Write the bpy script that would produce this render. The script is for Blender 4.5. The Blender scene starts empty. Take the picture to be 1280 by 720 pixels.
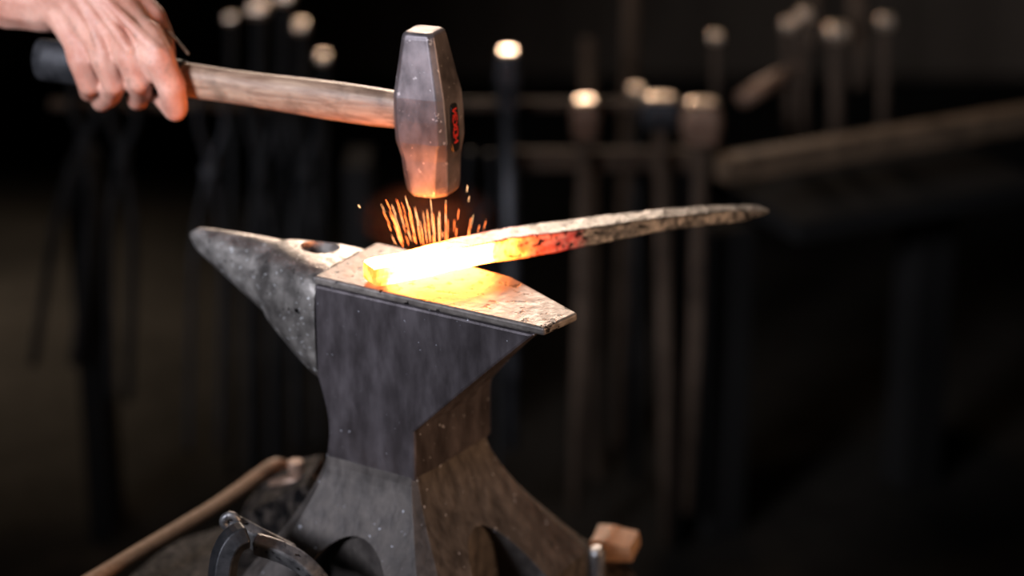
import bpy, bmesh, math, random
from mathutils import Vector, Matrix, noise
R = math.radians
sc = bpy.context.scene
col = sc.collection
random.seed(7)

# ------------------------------------------------------------------ camera
PITCH, DIST, ZF = R(21.5), 2.05, 0.85
FW = Vector((0, math.cos(PITCH), -math.sin(PITCH)))
UP = Vector((0, math.sin(PITCH), math.cos(PITCH)))
RT = Vector((1, 0, 0))
CAM = Vector((0, 0, ZF)) - DIST * FW
FPX = 85 / 36 * 1280
cd = bpy.data.cameras.new('camera'); cam = bpy.data.objects.new('camera', cd); col.objects.link(cam)
cam.location = CAM; cam.rotation_euler = (math.pi / 2 - PITCH, 0, 0)
cd.lens = 85; cd.sensor_width = 36; cd.clip_start = .05
cd.dof.use_dof = True; cd.dof.focus_distance = 1.98; cd.dof.aperture_fstop = 2.1
sc.camera = cam
sc.view_settings.view_transform = 'Standard'; sc.view_settings.look = 'None'
sc.view_settings.exposure = 0.0; sc.view_settings.gamma = 1; sc.view_settings.use_curve_mapping = False

# ------------------------------------------------------------------ light
w = bpy.data.worlds.new('world'); sc.world = w; w.use_nodes = True
w.node_tree.nodes['Background'].inputs[0].default_value = (.25, .55, .7, 1)
w.node_tree.nodes['Background'].inputs[1].default_value = .006
def area(name, loc, target, size, power, colr, spread=180):
    l = bpy.data.lights.new(name, 'AREA'); l.energy = power; l.color = colr; l.size = size; l.spread = R(spread)
    o = bpy.data.objects.new(name, l); col.objects.link(o); o.location = loc
    o.rotation_euler = (Vector(target) - Vector(loc)).to_track_quat('-Z', 'Y').to_euler(); return o
area('rear_key_light', (-.10, 3.3, 1.58), (0, .3, .80), .50, 4.2, (1, .77, .60), 50)   # warm key from far behind, low so tops catch it; source unseen
area('rack_fill_light', (.2, 1.6, 2.6), (.1, .9, .6), .3, 2.6, (1, .74, .52), 90)              # weak overhead fill added above the rack
area('floor_fill_light', (-1.2, 2.1, 2.3), (-1.0, 1.9, 0), .3, 5.5, (1, .82, .66), 40)             # faint fill added to lift the earth floor at left
area('front_fill_light', (-1.5, -1.7, 1.9), (-.38, .2, .98), .6, 4.3, (.86, .88, 1), 32)    # dim cool fill from the front left, source unseen
area('right_fill_light', (1.9, -.9, .95), (.0, .07, .80), .5, 1.0, (1, .60, .36), 34)         # dim warm fill from the right, source unseen

# ------------------------------------------------------------------ helpers
def ray(px, py): return FW + (px - 640) / FPX * RT - (py - 360) / FPX * UP
def at_y(px, py, y): d = ray(px, py); return CAM + d * ((y - CAM.y) / d.y)
def at_z(px, py, z): d = ray(px, py); return CAM + d * ((z - CAM.z) / d.z)
def at_plane(px, py, p, n): d = ray(px, py); return CAM + d * ((p - CAM).dot(n) / d.dot(n))

def nt(name):
    m = bpy.data.materials.new(name); m.use_nodes = True; t = m.node_tree
    return m, t, t.nodes['Principled BSDF']
def coords(t, scale=(1, 1, 1)):
    tc = t.nodes.new('ShaderNodeTexCoord'); mp = t.nodes.new('ShaderNodeMapping'); mp.inputs['Scale'].default_value = scale
    t.links.new(tc.outputs['Object'], mp.inputs[0]); return mp.outputs[0]
def nz(t, v, scale, detail=6, rough=.6, dist=0):
    n = t.nodes.new('ShaderNodeTexNoise'); n.inputs['Scale'].default_value = scale; n.inputs['Detail'].default_value = detail
    n.inputs['Roughness'].default_value = rough; n.inputs['Distortion'].default_value = dist
    t.links.new(v, n.inputs['Vector']); return n.outputs['Fac']
def ramp(t, v, stops):
    r = t.nodes.new('ShaderNodeValToRGB'); e = r.color_ramp.elements
    while len(e) < len(stops): e.new(.5)
    for i, (p, c) in enumerate(stops): e[i].position = p; e[i].color = (c[0], c[1], c[2], 1) if not isinstance(c, (int, float)) else (c, c, c, 1)
    t.links.new(v, r.inputs[0]); return r.outputs[0]
def mix(t, f, a, b, mode='MIX'):
    m = t.nodes.new('ShaderNodeMix'); m.data_type = 'RGBA'; m.blend_type = mode
    for i, s in ((0, f), (6, a), (7, b)):
        if isinstance(s, (int, float)): m.inputs[i].default_value = s
        elif isinstance(s, tuple): m.inputs[i].default_value = (*s, 1)
        else: t.links.new(s, m.inputs[i])
    return m.outputs[2]
def math_(t, op, a, b=0.0):
    m = t.nodes.new('ShaderNodeMath'); m.operation = op
    for i, s in ((0, a), (1, b)):
        if isinstance(s, (int, float)): m.inputs[i].default_value = s
        else: t.links.new(s, m.inputs[i])
    return m.outputs[0]
def bump(t, p, h, strength=.3, dist=.002):
    b = t.nodes.new('ShaderNodeBump'); b.inputs['Strength'].default_value = strength; b.inputs['Distance'].default_value = dist
    t.links.new(h, b.inputs['Height']); t.links.new(b.outputs[0], p.inputs['Normal'])

def metal(name, c1, c2, rough=.45, metallic=.7, scale=60, stretch=(1, 1, 1), speck=None, pits=None, bstr=.4, bd=.0012):
    m, t, p = nt(name); v = coords(t, stretch)
    n = nz(t, v, scale); big = nz(t, coords(t), scale * .18, 4)
    c = mix(t, ramp(t, n, [(.35, 0), (.65, 1)]), c1, c2)
    c = mix(t, ramp(t, big, [(.4, 0), (.62, .55)]), c, tuple(x * .6 for x in c1))
    h = n
    if speck:
        s = nz(t, coords(t), speck[1], 2, .5); f = ramp(t, s, [(speck[2], 0), (speck[2] + .03, 1)])
        c = mix(t, f, c, speck[0])
    if pits:
        s = nz(t, coords(t), pits[0], 3, .55); f = ramp(t, s, [(pits[1], 1), (pits[1] + .035, 0)])
        c = mix(t, f, c, (.012, .01, .01)); h = math_(t, 'SUBTRACT', n, f)
    t.links.new(c, p.inputs['Base Color'])
    t.links.new(ramp(t, n, [(.3, max(0, rough - .1)), (.7, rough + .12)]), p.inputs['Roughness'])
    p.inputs['Metallic'].default_value = metallic; bump(t, p, h, bstr, bd); return m
def wood(name, c1, c2, scale=30, stretch=(1, 8, 8), rough=.55):
    m, t, p = nt(name); v = coords(t, stretch); n = nz(t, v, scale, 8, .65, .6)
    c = mix(t, ramp(t, n, [(.35, 0), (.68, 1)]), c1, c2)
    c = mix(t, ramp(t, nz(t, coords(t), 40, 4), [(.5, 0), (.7, .6)]), c, tuple(x * .45 for x in c1))
    t.links.new(c, p.inputs['Base Color']); p.inputs['Roughness'].default_value = rough
    bump(t, p, n, .5, .001); return m

M = {}
M['side'] = metal('anvil_side', (.080, .068, .072), (.165, .145, .155), .42, .55, 55, (1, 1, .35), ((.7, .72, .8), 190, .71), None, .5, .0010)
M['face'] = metal('anvil_face', (.20, .175, .16), (.36, .32, .285), .46, .5, 90, (1, 1, 1), None, (95, .36), .7, .0012)
M['horn'] = metal('anvil_horn', (.17, .155, .145), (.56, .52, .48), .38, .7, 90, (.6, 1, .6), ((.75, .75, .75), 240, .66), (120, .31), .9, .0018)
M['base'] = metal('anvil_base', (.065, .056, .052), (.155, .135, .122), .55, .3, 90, (1, 1, .5), ((.6, .62, .68), 190, .715), None, .8, .0012)
M['ham'] = metal('hammer_steel', (.17, .15, .155), (.35, .31, .32), .50, .75, 60, (1, 1, .6), ((.55, .5, .5), 200, .68), None, .35, .0008)
M['iron'] = metal('rusty_iron', (.16, .09, .06), (.26, .16, .10), .55, .35, 80)
M['tongs'] = metal('gloom_iron', (.014, .015, .016), (.032, .031, .03), .6, .4, 40)  # iron darkened so background tools sink into shade
M['dim'] = wood('dim_wood', (.035, .024, .017), (.075, .052, .036), 10, (6, 6, .6), .7)  # darker wood copy, background gloom put into the colour
M['dark'] = metal('dark_iron', (.030, .031, .034), (.065, .065, .07), .5, .6, 60)
M['grey'] = metal('worn_iron', (.16, .16, .17), (.42, .41, .40), .4, .7, 110, pits=(160, .34))
M['brn'] = metal('brown_iron', (.22, .14, .10), (.34, .22, .16), .42, .4, 50)
M['handle'] = wood('handle_wood', (.20, .115, .075), (.47, .32, .22), 26, (1, 9, 9), .42)
M['rod'] = wood('stick_wood', (.20, .11, .06), (.36, .21, .12), 40, (2, 8, 8))
M['tan'] = wood('pale_wood', (.42, .24, .14), (.60, .38, .24), 30, (6, 1, 6))
M['bench'] = wood('bench_wood', (.055, .038, .024), (.13, .085, .052), 8, (.6, 6, 6), .6)
M['wall'] = wood('wall_wood', (.05, .038, .028), (.085, .065, .048), 3, (5, 5, .4), .85)
M['floor'] = wood('floor_earth', (.010, .009, .0075), (.020, .0175, .0145), 3, (1, 1, 1), .9)
M['unlit'] = nt('unlit_black')[0]; M['unlit'].node_tree.nodes['Principled BSDF'].inputs['Base Color'].default_value = (.010, .0095, .009, 1); M['unlit'].node_tree.nodes['Principled BSDF'].inputs['Roughness'].default_value = .95; pass  # near-black colour stands in for shade on bench and posts
M['cap'] = metal('highlight_steel', (.85, .64, .46), (.95, .78, .60), .30, .9, 60)  # bright colour stands in for highlights on the tool tops
M['floor'].node_tree.nodes['Principled BSDF'].inputs['Specular IOR Level'].default_value = .05
for k_, ior in (('unlit', 1.08), ('dim', 1.12), ('bench', 1.2), ('floor', 1.0), ('wall', 1.1), ('tongs', 1.15)): M[k_].node_tree.nodes['Principled BSDF'].inputs['IOR'].default_value = ior
M['label'] = nt('label_black')[0]; M['label'].node_tree.nodes['Principled BSDF'].inputs['Base Color'].default_value = (.01, .01, .01, 1)
M['red'] = nt('label_red')[0]; M['red'].node_tree.nodes['Principled BSDF'].inputs['Base Color'].default_value = (.9, .05, .04, 1)
M['cord'] = nt('cord_leather')[0]; M['cord'].node_tree.nodes['Principled BSDF'].inputs['Base Color'].default_value = (.22, .13, .08, 1)

def mk(name, bm, mat, parent=None, smooth=False, bev=0, seg=2, angle=30):
    bmesh.ops.recalc_face_normals(bm, faces=bm.faces)
    me = bpy.data.meshes.new(name); bm.to_mesh(me); bm.free()
    o = bpy.data.objects.new(name, me); col.objects.link(o)
    if mat: me.materials.append(mat)
    if parent: o.parent = parent
    if smooth:
        for f in me.polygons: f.use_smooth = True
    if bev:
        b = o.modifiers.new('bevel', 'BEVEL'); b.width = bev; b.segments = seg; b.limit_method = 'ANGLE'; b.angle_limit = R(angle)
        b.harden_normals = False
    return o
def tag(o, label=None, cat=None, group=None, kind=None):
    for k, v in (('label', label), ('category', cat), ('group', group), ('kind', kind)):
        if v: o[k] = v
    return o
def empty(name, loc, label, cat, group=None, rot=None):
    o = bpy.data.objects.new(name, None); col.objects.link(o); o.empty_display_size = .02
    o.location = loc
    if rot is not None: o.rotation_euler = rot
    return tag(o, label, cat, group)
def bake(o):
    dg = bpy.context.evaluated_depsgraph_get(); dg.update()
    me = bpy.data.meshes.new_from_object(o.evaluated_get(dg), depsgraph=dg)
    o.modifiers.clear(); o.data = me
def loft(rings, cap=True, closed=True):
    bm = bmesh.new(); vs = [[bm.verts.new(p) for p in r] for r in rings]
    n = len(rings[0])
    for a, b in zip(vs, vs[1:]):
        for i in range(n if closed else n - 1):
            bm.faces.new((a[i], a[(i + 1) % n], b[(i + 1) % n], b[i]))
    if cap: bm.faces.new(vs[0][::-1]); bm.faces.new(vs[-1])
    return bm
def tube(pts, rad, n=12, sx=1.0, sy=1.0):
    pts = [Vector(p) for p in pts]; rings = []
    if not isinstance(rad, (list, tuple)): rad = [rad] * len(pts)
    ref = None
    for i, p in enumerate(pts):
        t = (pts[min(i + 1, len(pts) - 1)] - pts[max(i - 1, 0)]).normalized()
        if ref is None:
            ref = Vector((0, 0, 1)) if abs(t.z) < .9 else Vector((1, 0, 0))
        a = t.cross(ref).normalized(); b = a.cross(t).normalized(); ref = b
        rings.append([p + (a * math.cos(k * 2 * math.pi / n) * sx + b * math.sin(k * 2 * math.pi / n) * sy) * rad[i] for k in range(n)])
    return loft(rings)
def boxbm(x0, x1, y0, y1, z0, z1, M4=None):
    bm = bmesh.new(); bmesh.ops.create_cube(bm, size=1)
    for v in bm.verts: v.co = Vector((x0 + (v.co.x + .5) * (x1 - x0), y0 + (v.co.y + .5) * (y1 - y0), z0 + (v.co.z + .5) * (z1 - z0)))
    if M4: bm.transform(M4)
    return bm
def spline(pts, n):
    """Catmull-Rom through tuples of numbers."""
    P = [pts[0]] + list(pts) + [pts[-1]]; out = []
    for i in range(1, len(P) - 2):
        for k in range(n):
            t = k / n
            out.append(tuple(.5 * (2 * b + (c - a) * t + (2 * a - 5 * b + 4 * c - d) * t * t + (3 * b - a - 3 * c + d) * t ** 3)
                             for a, b, c, d in zip(P[i - 1], P[i], P[i + 1], P[i + 2])))
    out.append(tuple(pts[-1])); return out
def rough(o, amp, freq, levels=0):
    """small real dents in a mesh"""
    for v in o.data.vertices:
        c = v.co * freq; n = noise.noise_vector(c) * amp
        v.co += n

# ------------------------------------------------------------------ setting
tag(mk('floor', boxbm(-2.9, 3.2, -2.6, 3.6, -.08, 0), M['floor']), kind='structure')
tag(mk('wall_back', boxbm(-2.9, 3.2, 3.5, 3.6, 0, 3.2), M['wall']), kind='structure')

# ------------------------------------------------------------------ anvil (local frame: x along the face, y away, z=0 the face)
THETA = R(30.77)
A0 = Vector((-.1704, .0281, ZF))
anvil = empty('anvil', A0, 'large worn steel anvil on the wooden stump with glowing bar on its face', 'anvil', rot=(0, 0, -THETA))
U = Vector((math.cos(THETA), -math.sin(THETA), 0)); V = Vector((math.sin(THETA), math.cos(THETA), 0))
def AL(u, v, z): return A0 + U * u + V * v + Vector((0, 0, z))
W = .097
FACE = [(0, 0), (.2286, 0), (.236, .043), (.147, .086), (.02, W), (0, W)]
def heel_ring(z):
    """outline of the upper body at depth z below the face; heel runs back to the waist"""
    t = min(1, max(0, -z / .124)); un = .2286 + (.1005 - .2286) * t ** .97
    t2 = min(1, max(0, (-z) / .118)); uf = .236 + (.106 - .236) * t2 ** .82
    vf = .043 + (.119 - .043) * t2; wb = W + .025 * t2; um = .147 + (.10 - .147) * t2
    ins = 0.0 if z > -.094 else .0105 * math.sin(min(1, (-z - .094) / .05) * math.pi / 2) - .004 * max(0, (-z - .145) / .03)
    return [(ins, 0, z), (un, 0, z), (uf, vf, z), (um + .0, max(.086, vf + .003), z), (.02 + ins, wb, z), (ins, wb, z)]
zs = [-.008, -.02, -.035, -.05, -.065, -.08, -.094, -.105, -.115, -.124, -.135, -.147, -.16, -.172]
body = mk('body', loft([heel_ring(z) for z in zs]), M['side'], anvil, bev=.0025, seg=2, angle=40)
plate = mk('face_plate', loft([[(u, v, -.0075) for u, v in FACE], [(u, v, 0) for u, v in FACE]]), M['face'], anvil, bev=.0022, seg=3)
# base with concave flare
def base_ring(z):
    t = max(0, (-z - .168) / .125); e = .078 * min(1, t) ** 1.45
    el = .068 * min(1, t) ** 1.35
    x0, x1, y0, y1 = .0055 - el, .101 + e, -e * .98, W + .0225 + e * .95
    c = .004 + .006 * min(1, t * 2) + .015 * min(1, t) ** 3
    pts = [(x0 + c, y0), (x1 - c, y0), (x1, y0 + c), (x1, y1 - c), (x1 - c, y1), (x0 + c, y1), (x0, y1 - c), (x0, y0 + c)]
    return [(a, b, z) for a, b in pts]
zb = [-.168 - .125 * k / 16 for k in range(17)] + [-.305, -.335]
base = mk('base', loft([base_ring(z) for z in zb]), M['base'], anvil)
for nm, u, v, ax, r, zc, sc_ in (('near', .057, -.093, 'v', .062, -.325, 1.85), ('end', .183, .052, 'u', .056, -.325, 1.95)):
    bm = bmesh.new(); bmesh.ops.create_cone(bm, cap_ends=True, segments=48, radius1=r, radius2=r * .86, depth=.115)
    rot = Matrix.Rotation(R(-90), 4, 'X') if ax == 'v' else Matrix.Rotation(R(-90), 4, 'Y')
    bm.transform(Matrix.Translation((u, v + (.02 if ax == 'v' else 0), zc)) @ Matrix.Diagonal((1, 1, sc_, 1)) @ rot)
    cut = mk('cut', bm, None, anvil)
    b = base.modifiers.new('b', 'BOOLEAN'); b.operation = 'DIFFERENCE'; b.object = cut; b.solver = 'EXACT'
    bake(base); bpy.data.objects.remove(cut)
bv = base.modifiers.new('bevel', 'BEVEL'); bv.width = .003; bv.segments = 2; bv.limit_method = 'ANGLE'; bv.angle_limit = R(35)
# horn with table and hardy hole
rings = []
us = [-.171, -.1695, -.166, -.16] + [-.15 + .01 * k for k in range(8)] + [-.0745, -.0705, -.068, -.064, -.055, -.045, -.035, -.025, -.015, -.008, -.001]
for u in us:
    t = (u + .171) / .171
    tip = min(1, math.sqrt(max(0, (u + .1715) / .012)))
    top = -.0015 + .0035 * math.sin(t * math.pi)
    bot = -.017 - .091 * t ** 1.0
    hw = .0065 + .040 * t ** .9
    n = 2.0
    if u > -.0725:
        k = min(1, (u + .0725) / .005); k2 = min(1, (u + .0725) / .05)
        hw += .0028 * k + .0012 * k2; top += .0008 * k + .0002 * k2; n = 2.2 + 2.2 * k2
    hw = min(hw, .0482); zc, hh = (top + bot) / 2, (top - bot) / 2
    if tip < 1: hh *= tip; hw *= tip; 
    ring = []
    for k in range(64):
        a = k * 2 * math.pi / 64; ca, sa = math.cos(a), math.sin(a)
        x = math.copysign(abs(ca) ** (2 / n), ca); y = math.copysign(abs(sa) ** (2 / n), sa)
        ring.append((u, .0485 + hw * x, zc + hh * y))
    rings.append(ring)
horn = mk('horn', loft(rings), M['horn'], anvil, smooth=True)
bm = bmesh.new(); bmesh.ops.create_cone(bm, cap_ends=True, segments=48, radius1=.0135, radius2=.0190, depth=.06)
bm.transform(Matrix.Translation((-.037, .060, -.014)) @ Matrix.Rotation(R(8), 4, 'Y'))
cut = mk('cut', bm, None, anvil)
b = horn.modifiers.new('b', 'BOOLEAN'); b.operation = 'DIFFERENCE'; b.object = cut; b.solver = 'EXACT'
bake(horn); bpy.data.objects.remove(cut)
for f in horn.data.polygons: f.use_smooth = True
horn.data.set_sharp_from_angle(angle=R(40))

# ------------------------------------------------------------------ glowing bar
BANG = R(31.5)
BD = Vector((math.cos(BANG), math.sin(BANG), 0)); BN = Vector((-math.sin(BANG), math.cos(BANG), 0))
E0 = at_z(470, 361, ZF)
def bar_sz(px, py): p = at_plane(px, py, E0, BN) - E0; return p.dot(BD), p.z
lo = [bar_sz(*p) for p in [(470, 361), (520, 350), (600, 331), (625, 327), (660, 322), (700, 315), (760, 303), (820, 291), (880, 282), (930, 277), (961, 266)]]
hi = [bar_sz(*p) for p in [(468, 335), (520, 326), (590, 307), (640, 297), (680, 292), (720, 287), (780, 278), (840, 270), (890, 265), (930, 263), (962, 262)]]
def interp(tab, s):
    for (a, za), (b, zb_) in zip(tab, tab[1:]):
        if s <= b: return za + (zb_ - za) * max(0, (s - a) / (b - a))
    return tab[-1][1]
SL = min(lo[-1][0], hi[-1][0])
def wid(s): return .0245 + .0035 * min(1, max(0, (s - .10) / .08)) - .011 * max(0, (s - .18) / (SL - .18))
rings = []
NS = 150
for i in range(NS + 1):
    s = SL * i / NS; z0, z1 = max(.0008, interp(lo, s)) if s < .12 else interp(lo, s), interp(hi, s)
    ww = wid(s); e = min(1, (s + .0015) / .012); sh = math.sqrt(1 - (1 - e) ** 2)
    if s > SL - .01: sh = .85 + .15 * (SL - s) / .01
    zc, hh = (z0 + z1) / 2, max(.0015, (z1 - z0) / 2); yc = ww / 2
    hh2 = hh * (.6 + .4 * sh); hy = ww / 2 * (.6 + .4 * sh)
    c = min(hh2, hy) * .13
    pts = []
    for (yy, zz) in [(-hy + c, -hh2), (0, -hh2), (hy - c, -hh2), (hy, -hh2 + c), (hy, 0), (hy, hh2 - c), (hy - c, hh2), (hy * .4, hh2), (-hy * .4, hh2), (-hy + c, hh2), (-hy, hh2 - c), (-hy, 0), (-hy, -hh2 + c)]:
        q = Vector((s, yc + yy, zc + zz)); d = noise.noise_vector(q * 130) * .0005 + noise.noise_vector(q * 50) * .0006
        pts.append(tuple(q + d))
    rings.append(pts)
bar = mk('iron_bar', loft(rings), None, None, smooth=True)
bar.data.set_sharp_from_angle(angle=R(28))
bar.location = E0; bar.rotation_euler = (0, 0, BANG)
tag(bar, 'curved flat iron bar heated yellow at one end lying across the anvil', 'iron bar')
m, t, p = nt('hot_iron'); v = coords(t)
sep = t.nodes.new('ShaderNodeSeparateXYZ'); t.links.new(v, sep.inputs[0])
geo = t.nodes.new('ShaderNodeNewGeometry'); sn = t.nodes.new('ShaderNodeSeparateXYZ'); t.links.new(geo.outputs['True Normal'], sn.inputs[0])
topf = ramp(t, sn.outputs[2], [(.45, 0), (.8, 1)])
n1 = nz(t, v, 70, 6)
s_ = math_(t, 'ADD', sep.outputs[0], math_(t, 'MULTIPLY', math_(t, 'SUBTRACT', n1, .5), .05))
s_ = math_(t, 'ADD', s_, math_(t, 'MULTIPLY', topf, .045))
f = math_(t, 'MULTIPLY', s_, 4.0)     # 0..0.25 m -> 0..1
hot = ramp(t, f, [(.0, (1, .20, .025)), (.05, (1, .25, .042)), (.42, (1, .25, .042)), (.56, (1, .20, .02)), (.68, (1, .07, .015)), (.78, (.75, .02, .015)), (.87, (0, 0, 0))])
stren = ramp(t, f, [(.0, .035), (.04, .10), (.12, .9), (.40, .9), (.50, .16), (.58, .027), (.70, .011), (.80, .006), (.88, 0)])
pit = ramp(t, nz(t, v, 150, 3, .55), [(.40, 0), (.44, 1)])
scale_ = ramp(t, f, [(.35, 0), (.6, 1)])
dark = mix(t, scale_, (1., 1., 1.), pit)
t.links.new(mix(t, 1.0, hot, dark, 'MULTIPLY'), p.inputs['Emission Color'])
t.links.new(math_(t, 'MULTIPLY', stren, 90.0), p.inputs['Emission Strength'])
c = mix(t, ramp(t, nz(t, v, 120, 5), [(.35, 0), (.65, 1)]), (.055, .052, .05), (.24, .22, .20))
c = mix(t, pit, (.01, .01, .01), c)
t.links.new(c, p.inputs['Base Color']); p.inputs['Roughness'].default_value = .38; p.inputs['Metallic'].default_value = .75
bump(t, p, n1, .8, .003)
bar.data.materials.append(m)

# ------------------------------------------------------------------ hammer
HAZ = R(25)
H = Vector((-math.cos(HAZ), math.sin(HAZ), 0))            # along the handle, away from the head
HN = Vector((-math.sin(HAZ), -math.cos(HAZ), 0))          # cheek normal, towards the camera
HC = at_y(536, 143, .080)                                 # middle of the eye
hammer = empty('hammer', HC, 'wooden handled forging hammer held raised above the glowing bar', 'hammer')
TILT = Matrix.Rotation(R(-2.6), 3, 'Y')
def hl(a, b, z): return TILT @ (H * a + HN * b + Vector((0, 0, z)))
HS = [  # z, half width along handle, half width across, chamfer
    (.0755, .0125, .0125, .004), (.0735, .0150, .0150, .0045), (.070, .0158, .0158, .0045), (.045, .0200, .0190, .005), (.020, .0243, .0225, .0055),
    (.0, .0252, .0232, .006), (-.020, .0250, .0230, .0065), (-.036, .0222, .0212, .0075), (-.060, .0208, .0205, .0085), (-.066, .0200, .0200, .0090), (-.0695, .0180, .0180, .0085), (-.0705, .0145, .0145, .007)]
rings = []
for z, a, b_, c in HS:
    pts = [(-a + c, -b_), (a - c, -b_), (a, -b_ + c), (a, b_ - c), (a - c, b_), (-a + c, b_), (-a, b_ - c), (-a, -b_ + c)]
    rings.append([hl(x, y, z) for x, y in pts])
head = mk('head', loft(rings), M['ham'], hammer, bev=.0012, seg=2, angle=18)
# eye slot with label on the end opposite the handle
def slot(a_off, hw, hh, thick, name, mat, par, dz=0, dx=.0026):
    ring = []
    for k in range(24):
        an = k * 2 * math.pi / 24; x = math.copysign(abs(math.cos(an)) ** .5, math.cos(an)) * hw; y = math.copysign(abs(math.sin(an)) ** .7, math.sin(an)) * hh
        ring.append((x + dx, y + dz))
    return mk(name, loft([[hl(-a_off, x, y) for x, y in ring], [hl(-a_off - thick, x, y) for x, y in ring]]), mat, par)
lab = slot(.0240, .0072, .0215, .0022, 'eye_label', M['label'], hammer, -.0085)
lab['label'] = 'black oval label with red lettering'
bm = bmesh.new()
glyphs = [[(0, 0, 0, 1), (1, 0, 1, 1), (0, 1, 1, 0)], [(0, 0, 1, 0), (0, .5, .8, .5), (0, 1, 1, 1), (0, 0, 0, 1)], [(0, 0, 1, 1), (0, 1, 1, 0)], [(0, 0, 1, 0), (0, 1, 1, 1), (0, 0, 0, 1), (1, 0, 1, 1)], [(0, 0, 0, 1), (1, 0, 1, 1), (0, .5, 1, .5)]]
for gi, g in enumerate(glyphs):
    zt = .0078 - gi * .0060
    for (x0, y0, x1, y1) in g:
        # glyphs turned sideways: their baseline runs up the slot
        p0 = Vector((-.0010 + .0075 * y0, zt - .005 * x0, 0)); p1 = Vector((-.0010 + .0075 * y1, zt - .005 * x1, 0))
        d = (p1 - p0).normalized(); q = Vector((-d.y, d.x, 0)) * .0008
        vs = [bm.verts.new(hl(-.0264, *(pp + s * q)[:2])) for pp, s in ((p0, 1), (p0, -1), (p1, -1), (p1, 1))]
        bm.faces.new(vs)
let = mk('lettering', bm, M['red'], lab)
sm = let.modifiers.new('s', 'SOLIDIFY'); sm.thickness = .0004; sm.offset = 0
# handle
HLEN = .400
hp = []
for i in range(41):
    s = .012 + (.33 - .012) * i / 40
    k = s / HLEN
    hgt = .0150 + .0030 * k + .0015 * math.sin(k * 9); wd = .0105 + .0018 * k + .0006 * math.sin(k * 9)
    if i >= 39: hgt *= .8; wd *= .8
    hp.append((s, hgt, wd))
rings = []
for s, hh, wv in hp:
    ring = []
    for k in range(28):
        an = k * 2 * math.pi / 28; x = math.copysign(abs(math.cos(an)) ** .8, math.cos(an)); y = math.copysign(abs(math.sin(an)) ** .8, math.sin(an))
        ring.append(Vector((s, -wv * x, hh * y)))
    rings.append(ring)
handle = mk('handle', loft(rings), M['handle'], hammer, smooth=True)
handle.rotation_euler = (0, 0, math.pi - HAZ)
# dark taped grip where the hand holds
gx = at_plane(231, 92, HC, HN) - HC; gs = gx.dot(H)
rings = []
for s, hh, wv in [(gs, .0176, .0122), (gs + .01, .0180, .0126), (.34, .0186, .0130), (HLEN - .01, .0200, .0142), (HLEN + .002, .0196, .0138), (HLEN + .005, .0150, .0100)]:
    rings.append([Vector((s, -wv * math.cos(k * math.pi / 14), hh * math.sin(k * math.pi / 14))) for k in range(28)])
grip = mk('grip', loft(rings), M['dark'], hammer, smooth=True); grip.rotation_euler = (0, 0, math.pi - HAZ); grip['label'] = 'dark taped grip end of the handle'
# wrist cord
def hp_(px, py, off): return at_plane(px, py, HC + HN * off, HN)
cpts = [hp_(*p) for p in [(236, 68, .002), (222, 52, -.004), (208, 36, -.012), (203, 20, -.02), (190, 4, -.026), (172, -8, -.02), (150, -14, -.01)]]
cord = mk('wrist_cord', tube([Vector(q) - HC for q in spline([tuple(c) for c in cpts], 5)], .0010, 8), M['cord'], hammer, smooth=True)

# ------------------------------------------------------------------ person: right hand and forearm, one continuous surface
bm = bmesh.new()
def capsule(a, b, ra, rb):
    a, b = Vector(a), Vector(b); d = b - a; n = max(2, int(d.length / .0022))
    for i in range(n + 1):
        k = i / n; c_ = a + d * k; r_ = ra + (rb - ra) * k
        bmesh.ops.create_icosphere(bm, subdivisions=2, radius=r_, matrix=Matrix.Translation(c_))
def chain(pts):
    P = [(hp_(x, y, o), r) for x, y, o, r in pts]
    for (a, ra), (b, rb) in zip(P, P[1:]): capsule(a, b, ra, rb)
chain([(98, 50, .018, .0150), (103, 76, .027, .0138), (112, 103, .024, .0122), (112, 113, .008, .0105), (120, 116, -.008, .0095)])       # little finger
chain([(126, 48, .022, .0155), (131, 74, .032, .0140), (143, 104, .029, .0118), (139, 118, .010, .0105), (127, 127, -.006, .0098)])      # ring
chain([(156, 46, .023, .0160), (163, 70, .033, .0148), (174, 99, .032, .0132), (176, 114, .011, .0110), (172, 125, -.006, .0102)])      # middle
chain([(182, 44, .020, .0160), (198, 74, .030, .0150), (214, 108, .028, .0135), (219, 136, .020, .0120), (206, 124, .000, .0105), (198, 116, -.012, .0092)])   # index
# back of hand
for a, b in (((98, 50, .018, .0150), (66, -20, .004, .025)), ((122, 50, .020, .0145), (76, -32, .008, .023)), ((155, 48, .021, .015), (92, -34, .010, .024)), ((180, 48, .018, .0150), (108, -36, .008, .023)),
             ((107, 50, .014, .016), (70, -30, .004, .024)), ((140, 48, .016, .016), (86, -32, .006, .025)), ((168, 48, .016, .016), (100, -36, .006, .025))):
    chain([a, b])
# tendons and knuckles
for a, b in (((130, 66, .0385, .0055), (98, -5, .029, .005)), ((162, 62, .0405, .0060), (110, -8, .031, .005)), ((196, 64, .0365, .0060), (122, -10, .029, .005))):
    chain([a, b])
# thumb over the far side of the handle
chain([(112, -28, -.004, .025), (150, -2, -.004, .022), (186, 24, -.008, .0165), (200, 48, -.016, .0135), (204, 72, -.022, .0120), (200, 92, -.022, .0105)])
chain([(150, -2, .004, .018), (176, 38, .004, .0165), (190, 52, .006, .014)])     # web between thumb and index
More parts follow.
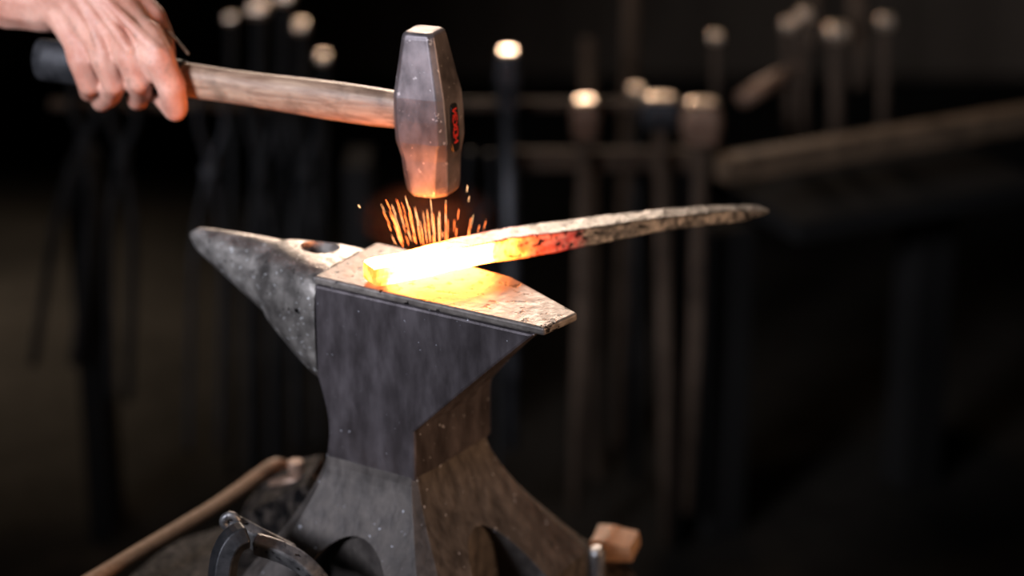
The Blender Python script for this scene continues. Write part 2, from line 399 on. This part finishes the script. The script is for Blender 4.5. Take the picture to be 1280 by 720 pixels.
# wrist and forearm
chain([(98, -22, .006, .028), (64, -4, -.002, .034), (14, -14, -.006, .038), (-60, -40, -.010, .043), (-150, -80, -.014, .047), (-260, -112, -.02, .048)])
chain([(98, -50, .002, .026), (50, -62, -.004, .030), (0, -64, -.006, .034)])
person = mk('person', bm, None, None)
rm = person.modifiers.new('r', 'REMESH'); rm.mode = 'VOXEL'; rm.voxel_size = .0017; rm.use_smooth_shade = True
s1 = person.modifiers.new('s', 'SMOOTH'); s1.factor = .5; s1.iterations = 13
bake(person)
for v_ in person.data.vertices: v_.co += noise.noise_vector(v_.co * 60) * .0007
m, t, p = nt('skin'); v = coords(t); n = nz(t, v, 45, 5); fine = nz(t, v, 420, 4, .7)
c = mix(t, ramp(t, n, [(.35, 0), (.65, 1)]), (.46, .20, .14), (.68, .38, .29))
c = mix(t, ramp(t, nz(t, v, 90, 4), [(.55, 0), (.7, .5)]), c, (.16, .08, .055))
t.links.new(c, p.inputs['Base Color']); p.inputs['Roughness'].default_value = .5
p.inputs['Subsurface Weight'].default_value = .12; p.inputs['Subsurface Radius'].default_value = (.01, .004, .002); p.inputs['Subsurface Scale'].default_value = .5
bump(t, p, math_(t, 'ADD', fine, n), .5, .0012)
person.data.materials.clear(); person.data.materials.append(m)
for f in person.data.polygons: f.use_smooth = True
tag(person, 'person whose bare right hand and forearm grip the raised hammer handle', 'person')

# ------------------------------------------------------------------ sparks
m, t, p = nt('spark_glow'); p.inputs['Base Color'].default_value = (.1, .03, .01, 1)
p.inputs['Emission Color'].default_value = (1, .22, .05, 1); p.inputs['Emission Strength'].default_value = 5.5
M['spark'] = m
m, t, p = nt('spark_pale'); p.inputs['Base Color'].default_value = (.1, .05, .02, 1)
p.inputs['Emission Color'].default_value = (1, .55, .25, 1); p.inputs['Emission Strength'].default_value = 3
M['spark2'] = m
def sparkmesh(mat, tilt):
    bm = bmesh.new(); bmesh.ops.create_icosphere(bm, subdivisions=1, radius=1)
    for v_ in bm.verts:
        v_.co = Vector((v_.co.x * .00019 * (1 + .4 * v_.co.z), v_.co.y * .00019, v_.co.z * .5))
    me = bpy.data.meshes.new('spark'); bm.to_mesh(me); bm.free(); me.materials.append(mat); return me
sm1, sm2 = sparkmesh(M['spark'], 0), sparkmesh(M['spark2'], 0)
def spark(px, py, y, ln, lean, pale=False, fat=1, label='tiny orange spark in the dense fan rising below the hammer', group='sparks fanning below the hammer'):
    o = bpy.data.objects.new('spark', sm2 if pale else sm1); col.objects.link(o)
    o.location = at_y(px, py, y); o.scale = (fat, fat, ln); o.rotation_euler = (random.uniform(-.15, .15), lean, 0)
    tag(o, label, 'spark', group if label.startswith('tiny') else None)
for k in range(18):              # rays fanning up on the left
    x0 = 494 + k * 3.9 + random.uniform(-3, 3); lean = -.42 + .027 * k
    topy = random.uniform(244, 282); n = random.randint(4, 7)
    for j in range(n):
        yy = 302 - (302 - topy) * (j + random.uniform(.1, .7)) / n
        spark(x0 + math.tan(lean) * (302 - yy) * .75, yy, .06 + random.uniform(-.02, .02), random.uniform(.007, .018), lean, random.random() < .3, random.uniform(.7, 1.5))
for k in range(9):               # thinner rays on the right
    x0 = 552 + k * 6 + random.uniform(-3, 3); lean = .02 + .03 * k
    for j in range(random.randint(1, 3)):
        yy = 298 - k * 1.4 - random.uniform(2, 55 if k in (3, 4) else 18)
        spark(x0 + math.tan(lean) * (300 - yy), yy, .07, random.uniform(.005, .012), lean, random.random() < .3, random.uniform(.6, 1.2), 'tiny orange spark in the sparse group right of the dense fan', 'sparks right of the dense fan')
spark(449, 258, .03, .0045, -.5, True, 2.6, 'single pale spark flying far left above the anvil horn')
spark(584, 236, .07, .0075, .1, True, 1.8, 'long pale spark right beside the hammer striking end')
spark(586, 292, .08, .0085, 0, False, 2.6, 'thick orange spark just above the glowing bar')

# ------------------------------------------------------------------ thin smoke over the hot metal
bm = bmesh.new(); bmesh.ops.create_icosphere(bm, subdivisions=4, radius=1)
for v_ in bm.verts: v_.co = Vector((v_.co.x * .075, v_.co.y * .05, v_.co.z * .042 * (1 + .2 * noise.noise(v_.co * 2))))
smoke = mk('smoke', bm, None, None, smooth=True); smoke.location = at_y(536, 272, .07)
m = bpy.data.materials.new('thin_smoke'); m.use_nodes = True; t = m.node_tree; t.nodes.clear()
out = t.nodes.new('ShaderNodeOutputMaterial'); vs = t.nodes.new('ShaderNodeVolumeScatter'); t.links.new(vs.outputs[0], out.inputs['Volume'])
v = coords(t, (1 / .075, 1 / .05, 1 / .042)); ln_ = t.nodes.new('ShaderNodeVectorMath'); ln_.operation = 'LENGTH'; t.links.new(v, ln_.inputs[0])
t.links.new(math_(t, 'MULTIPLY', ramp(t, ln_.outputs['Value'], [(.0, 1), (.5, .3), (.9, 0)]), 1.3), vs.inputs['Density'])
vs.inputs['Color'].default_value = (1, .5, .4, 1)  # red tint puts the glow around the sparks into the colour
smoke.data.materials.append(m); tag(smoke, 'thin haze of smoke tinted red as glow between hammer and hot bar', 'smoke', kind='stuff')

# ------------------------------------------------------------------ stump and things on it
SC = AL(.05, .048, 0); SZ = ZF - .335
rings = []
for z, rr in ((0, .25), (.02, .262), (.25, .258), (SZ - .012, .262), (SZ - .003, .257), (SZ, .250)):
    rings.append([(SC.x - .02 + math.cos(a) * rr * (1 + .03 * noise.noise(Vector((math.cos(a) * 4, math.sin(a) * 4, z)))),
                   SC.y - .02 + math.sin(a) * rr * (1 + .03 * noise.noise(Vector((math.cos(a) * 4, math.sin(a) * 4, z)))), z) for a in [k * 2 * math.pi / 72 for k in range(72)]])
m, t, p = nt('charred_wood'); v = coords(t, (1, 1, .5)); n = nz(t, v, 90, 8, .75, 1)
t.links.new(mix(t, ramp(t, n, [(.45, 0), (.68, 1)]), (.006, .006, .007), (.22, .18, .15)), p.inputs['Base Color']); p.inputs['Roughness'].default_value = .6
bump(t, p, n, 1, .012); M['char'] = m; p.inputs['IOR'].default_value = 1.22
stump = mk('stump', loft(rings), M['char'], None)
tag(stump, 'blackened round wooden stump carrying the anvil', 'stump')

# rod
p0, p1 = at_z(60, 757, ZF - .30), at_y(352, 583, .25)
pp = [p0.lerp(p1, k) for k in (0, .25, .5, .75, .95)]
def ty(px, py, y): return at_y(px, py, y)
rod_pts = [p0, p0.lerp(p1, .35), p0.lerp(p1, .7), ty(335, 586, .235), ty(350, 582, .25), ty(357, 586, .255)]
rod = mk('stick', tube([Vector(q) for q in spline([tuple(q) for q in rod_pts], 6)], [.0070] * 27 + [.006, .005, .0042, .0030], 14), M['rod'], None, smooth=True)
tag(rod, 'long brown stick with bent tip leaning diagonally across the stump left of the anvil', 'stick')
# charred block behind the stick
def hull_block(name, pts, mat, label, cat, amp=.004, cuts=4, bev=.004):
    bm = bmesh.new(); vs = [bm.verts.new(p_) for p_ in pts]; bmesh.ops.convex_hull(bm, input=vs)
    bmesh.ops.subdivide_edges(bm, edges=bm.edges, cuts=cuts, use_grid_fill=True)
    for v_ in bm.verts: v_.co += noise.noise_vector(v_.co * 60) * amp
    o = mk(name, bm, mat, None, bev=bev, angle=50); return tag(o, label, cat)
tz = SZ
def blk(pxs, y, z0, depth):
    out = []
    for px, py in pxs:
        q = at_y(px, py, y); out += [q, Vector((q.x + .01, q.y + depth, q.z)), Vector((q.x, q.y, z0)), Vector((q.x + .01, q.y + depth, z0))]
    return out
hull_block('charred_log', blk([(295, 652), (330, 628), (382, 606), (392, 640)], .16, tz, .07), M['char'], 'charred rough log piece on the stump between the stick and the anvil', 'wood', .004)
# short iron peg and short bar
mk_ = tube([at_y(372, 640, .20), at_y(371, 600, .20), at_y(369, 576, .20)], [.0075, .0078, .0082], 8)
tag(mk('iron_peg', mk_, M['brn'], None, bev=.0015), 'short upright brown iron peg behind the left foot of the anvil', 'peg')
mk_ = tube([at_y(338, 605, .20), at_y(360, 602, .195), at_y(395, 601, .19)], [.004, .0062, .006], 12)
tag(mk('iron_pin', mk_, M['brn'], None, smooth=True), 'short horizontal brown iron pin beside the left flank of the anvil base', 'pin')
# iron strap with ring end, curved tail
FY = -.085
strap = empty('iron_strap', at_y(330, 690, FY), 'worn grey iron strap running from an eye down across the front foot of the anvil', 'strap')
so = strap.location
def rel(px, py, y): return at_y(px, py, y) - so
top_ = [rel(*q) for q in [(282, 643, -.05), (300, 652, -.055), (330, 668, -.062), (366, 686, -.072)]]
def ribbon(pts, w_, th, dirv=Vector((0, .35, -.94))):
    dirv = dirv.normalized(); rings = []
    for i, q in enumerate(pts):
        tt = (pts[min(i + 1, len(pts) - 1)] - pts[max(i - 1, 0)]).normalized(); nn = tt.cross(dirv).normalized()
        ww = w_[i] if isinstance(w_, list) else w_
        rings.append([q + nn * th / 2, q + nn * th / 2 + dirv * ww, q - nn * th / 2 + dirv * ww, q - nn * th / 2])
    return loft(rings)
mk('arm', ribbon(top_, [.016, .020, .022, .020], .012), M['grey'], strap, bev=.0015)
cv = [rel(*q) for q in [(318, 672, -.07), (345, 680, -.075), (370, 692, -.08), (392, 710, -.085), (412, 735, -.09)]]
cv = [Vector(q) for q in spline([tuple(q) for q in cv], 5)]
mk('tail', ribbon(cv, .016, .014), M['grey'], strap, bev=.002)
bm = bmesh.new()
ringp = [rel(288 + 9 * math.cos(a), 652 + 8 * math.sin(a), -.058) for a in [k * 2 * math.pi / 20 for k in range(21)]]
mk('eye', tube(ringp, .0035, 8), M['grey'], strap, smooth=True)
# bent spike
def col_pts(lst, y, rad, ry): return None
sp = [at_y(308, 668, -.095), at_y(292, 676, -.10), at_y(281, 698, -.105), at_y(277, 735, -.11), at_y(276, 775, -.11)]
sp = [Vector(q) for q in spline([tuple(q) for q in sp], 5)]
tag(mk('iron_dog', tube(sp, [.011] + [.0135] * (len(sp) - 1), 6, 1.0, .9), M['dark'], None, bev=.002), 'thick bent dark iron dog driven into the stump in front of the anvil at left', 'iron dog')
# wedge and bolt at right foot
hull_block('wooden_wedge', blk([(738, 676), (757, 677), (787, 684), (790, 700)], .14, tz - .001, .035) , M['tan'], 'pale brown wooden wedge standing on the stump at the right foot of the anvil', 'wedge', .0015, 2, .003)
tag(mk('iron_bolt', tube([at_y(746, 745, .085), at_y(746, 715, .085), at_y(746, 690, .085), at_y(745, 684, .085)], [.0085, .0085, .0085, .0060], 8), M['grey'], None, bev=.001), 'stubby upright grey iron bolt between the anvil foot and the wooden wedge', 'bolt')

# ------------------------------------------------------------------ background: bench, rack and tools
YR = 1.15
# bench beam at right receding
zl = at_y(905, 205, 1.02).z
pl, pr = at_z(908, 200, zl), at_z(1330, 130, zl)
bm = bmesh.new()
dirb = (pr - pl).normalized(); sd = Vector((-dirb.y, dirb.x, 0))
bench = empty('workbench', (pl.x, pl.y, 0), 'long dark workbench with brown front beam behind the anvil at right', 'workbench')
def bx(a, b, off0, off1, z0, z1):
    bm = bmesh.new(); vs = []
    for q in (a, b):
        for o_ in (off0, off1):
            for z in (z0, z1): vs.append(bm.verts.new(Vector((q.x, q.y, z)) + sd * o_ - bench.location))
    bmesh.ops.convex_hull(bm, input=vs); return bm
mk('beam', bx(pl, pr, 0, .03, zl - .035, zl), M['bench'], bench, bev=.004)
mk('bench_top', bx(pl.lerp(pr, .25), pr, .031, .34, zl - .15, zl - .12), M['unlit'], bench, bev=.004)
for k in (.12, .75):
    q = pl.lerp(pr, k); mk('leg', bx(q, q + dirb * .06, .12, .18, 0, zl - .151), M['unlit'], bench, bev=.003)
# rack
zr = at_y(700, 128, YR).z
rack = empty('tool_rack', (at_y(640, 128, YR).x, YR, 0), 'long low rack with brown rails that tools hang from behind the anvil', 'rack')
def rb(x0, x1, y0, y1, z0, z1): o_ = rack.location; return boxbm(x0 - o_.x, x1 - o_.x, y0 - o_.y, y1 - o_.y, z0, z1)
xa, xb = at_y(60, 128, YR).x, at_y(885, 128, YR).x
mk('rail', rb(xa, xb, YR + .005, YR + .017, zr - .012, zr), M['dim'], rack, bev=.002)
z2 = at_y(700, 198, YR).z
mk('rail', rb(at_y(640, 198, YR).x, xb, YR + .006, YR + .02, z2 - .02, z2 + .008), M['dim'], rack, bev=.002)
for xx in (xa + .01, (xa + xb) / 2 - .05, xb - .04):
    mk('post', rb(xx, xx + .035, YR + .02, YR + .12, 0, z2 - .021), M['unlit'], rack, bev=.003)

def lathe_head(name, w_, h_, d_, mat, par):
    rings = []
    for z, k in ((-.5, .80), (-.44, .9), (-.2, .92), (0, 1.0), (.2, .92), (.42, .82), (.5, .7)):
        a, b_ = w_ / 2 * k, d_ / 2 * k; c_ = a * .3
        rings.append([(x, y, z * h_) for x, y in [(-a + c_, -b_), (a - c_, -b_), (a, -b_ + c_), (a, b_ - c_), (a - c_, b_), (-a + c_, b_), (-a, b_ - c_), (-a, -b_ + c_)]])
    return mk(name, loft(rings), mat, par, bev=.002)
GH = 'hammers standing head up in the rack'
def rack_hammer(px, top, wpx, hpx, bottom, label, mat, hm, lean=0, y=YR):
    q = at_y(px, top, y - .022); s = .00112
    w_, h_ = wpx * s, hpx * s; e = empty('rack_hammer', q - Vector((0, 0, h_)), label, 'hammer', GH)
    h = lathe_head('head', w_, h_, .032, mat, e); hc = lathe_head('face', w_ * .72, .006, .024, M['cap'], h); hc.location = (0, 0, h_ / 2 + .0025); h.location = (0, 0, h_ / 2)  # bright top plate added to imitate light on the head
    b = at_y(px + lean, bottom, y - .022) - e.location
    mk('handle', tube([Vector((0, 0, -.001)), b * .5 + Vector((.002, 0, 0)), b], [.008, .009, .0075], 12, 1, 1.2), hm, e, smooth=True)
rack_hammer(635, 67, 30, 70, 560, 'dark hammer rising highest in the rack right behind the raised hammer head', M['dark'], M['dark'], 5)
rack_hammer(732, 128, 34, 42, 640, 'brown headed hammer hanging in the rack above the glowing bar', M['iron'], M['dim'], -14)
rack_hammer(826, 124, 50, 34, 680, 'wide dark hammer hanging in the rack with brightly lit top', M['dark'], M['dim'], 8)
rack_hammer(878, 130, 50, 48, 640, 'rightmost hammer in the rack with wide brown head and pale top', M['iron'], M['dim'], -18)
# tongs
def tongs(px, top, px1, px2, bottom, label, mat, th=.0065, y=YR, riv=.22):
    t0 = at_y(px, top, y - .02); e = empty('tongs', t0, label, 'tongs', 'tongs hanging from the rack')
    rv = at_y(px, top + (bottom - top) * riv, y - .02) - t0
    for sgn, pe in ((-1, px1), (1, px2)):
        end = at_y(pe, bottom, y - .02 + sgn * .004) - t0
        P = [Vector((-sgn * .012, sgn * .004, 0)), Vector((-sgn * .018, sgn * .004, rv.z * .45)), rv + Vector((0, sgn * .004, 0)), rv.lerp(end, .25) + Vector((sgn * .012, sgn * .004, 0)), rv.lerp(end, .6) + Vector((sgn * .008, sgn * .004, 0)), end]
        mk('arm', tube([Vector(q) for q in spline([tuple(q) for q in P], 5)], th, 8, 1, .7), mat, e, smooth=True)
    bm = bmesh.new(); bmesh.ops.create_cone(bm, cap_ends=True, segments=16, radius1=.009, radius2=.009, depth=.028)
    bm.transform(Matrix.Translation(rv) @ Matrix.Rotation(R(90), 4, 'X')); mk('rivet', bm, mat, e)
tongs(105, 100, 42, 92, 455, 'splayed dark tongs hanging leftmost in the rack below the hand', M['tongs'], .009)
tongs(152, 110, 140, 160, 500, 'dark closed tongs hanging below the fingers', M['tongs'], .009)
tongs(262, 110, 236, 274, 565, 'grey tongs hanging straight behind the tip of the anvil horn', M['dark'], .006)
tongs(325, 105, 312, 340, 600, 'dark tongs hanging behind the anvil horn', M['tongs'], .008)
tongs(380, 115, 372, 398, 560, 'dark tongs hanging behind the hole of the anvil', M['tongs'], .008)
tongs(600, 190, 586, 622, 620, 'dark tongs hanging behind the striking end of the hammer', M['tongs'], .007)
# upright rods and punches, bright caps imitate light on their ends
def upright(name, px, top, bottom, y, r, mat, label, cat, lean=0, tip=None, group=None):
    a, b = at_y(px + lean, top, y), at_y(px, bottom, y)
    e = empty(name, b, label, cat, group)
    mk('shaft', tube([Vector((0, 0, 0)), (a - b) * .5, (a - b)], [r, r * 1.05, r * .95], 12), mat, e, smooth=True)
    hh = lathe_head('cap', r * (tip or 3), r * 2.0, r * 2.6, M['cap'], e); hh.location = a - b + Vector((0, 0, r * 1.0))
    return e
YB = 1.38
ups = [(290, 28, 130, .0055, M['iron'], 'thin dark punch standing in the rack left of the brighter ones', 3),
       (325, 20, 130, .009, M['brn'], 'dark punch with brightest round top behind the hammer handle', 3.4),
       (352, 4, 130, .008, M['brn'], 'tall dark punch reaching the top edge behind the hammer handle', 4),
       (378, 40, 130, .008, M['brn'], 'shorter dark punch with lit top behind the middle of the handle', 2.6),
       (400, 78, 150, .007, M['iron'], 'lowest dark punch behind the hammer handle near its head', 2.8),
       (795, 120, 190, .007, M['brn'], 'small punch standing between two lit hammers in the rack', 3),
       (897, 52, 190, .006, M['dark'], 'thin dark punch with faint round top above the rightmost rack hammer', 3.2),
       (988, 38, 190, .008, M['brn'], 'punch with lit top on the workbench, left one of a close pair', 2.8),
       (1005, 26, 190, .008, M['iron'], 'slightly taller dull brown punch on the workbench, right one of a close pair', 2.8),
       (1045, 50, 190, .011, M['brn'], 'stout punch with palest top standing on the workbench', 3.2),
       (1103, 34, 180, .008, M['iron'], 'rightmost punch on the workbench with dim reddish top', 3)]
for px, top, bot, r, mt, lb, tp in ups:
    if px in (290, 325, 352, 378, 400, 795):
        upright('iron_rod', px, top, 600, YR + .16, r, M['tongs'], lb.replace('punch', 'rod').replace('rodes', 'rods'), 'rod', random.uniform(-4, 4), tp, 'capped rods standing behind the rack')
    else:
        upright('punch', px, top, bot, YR + .16 if px < 900 else YB, r, M['dim'], lb, 'punch', random.uniform(-4, 4), tp, 'punches standing upright in rack and bench')
# handles leaning
def lean(name, a, b, r, mat, label, cat):
    return tag(mk(name, tube([a, a.lerp(b, .5) + Vector((0, 0, .003)), b], [r, r * 1.1, r * .9], 12), mat, None, smooth=True), label, cat)
lean('tool_shaft', at_y(928, 124, 1.3), at_y(1002, 86, 1.42), .011, M['iron'], 'rusty brown shaft slanting up to the right over the workbench', 'shaft')
lean('tool_shaft', at_y(1012, 60, 1.5), at_y(1024, -40, 1.6), .010, M['dim'], 'brown shaft rising out of frame above the pair of punches', 'shaft')
lean('tool_shaft', at_y(1078, 110, 1.5), at_y(1070, -40, 1.6), .014, M['dim'], 'thick brown shaft rising out of frame right of the palest punch', 'shaft')
lean('tool_shaft', at_y(772, 700, 1.45), at_y(790, -30, 1.7), .012, M['dim'], 'dim brown shaft leaning to the right behind the rack hammers', 'shaft')
lean('tool_shaft', at_y(748, 700, 1.36), at_y(734, 50, 1.5), .010, M['dim'], 'dim brown shaft standing close behind the brown headed rack hammer', 'shaft')
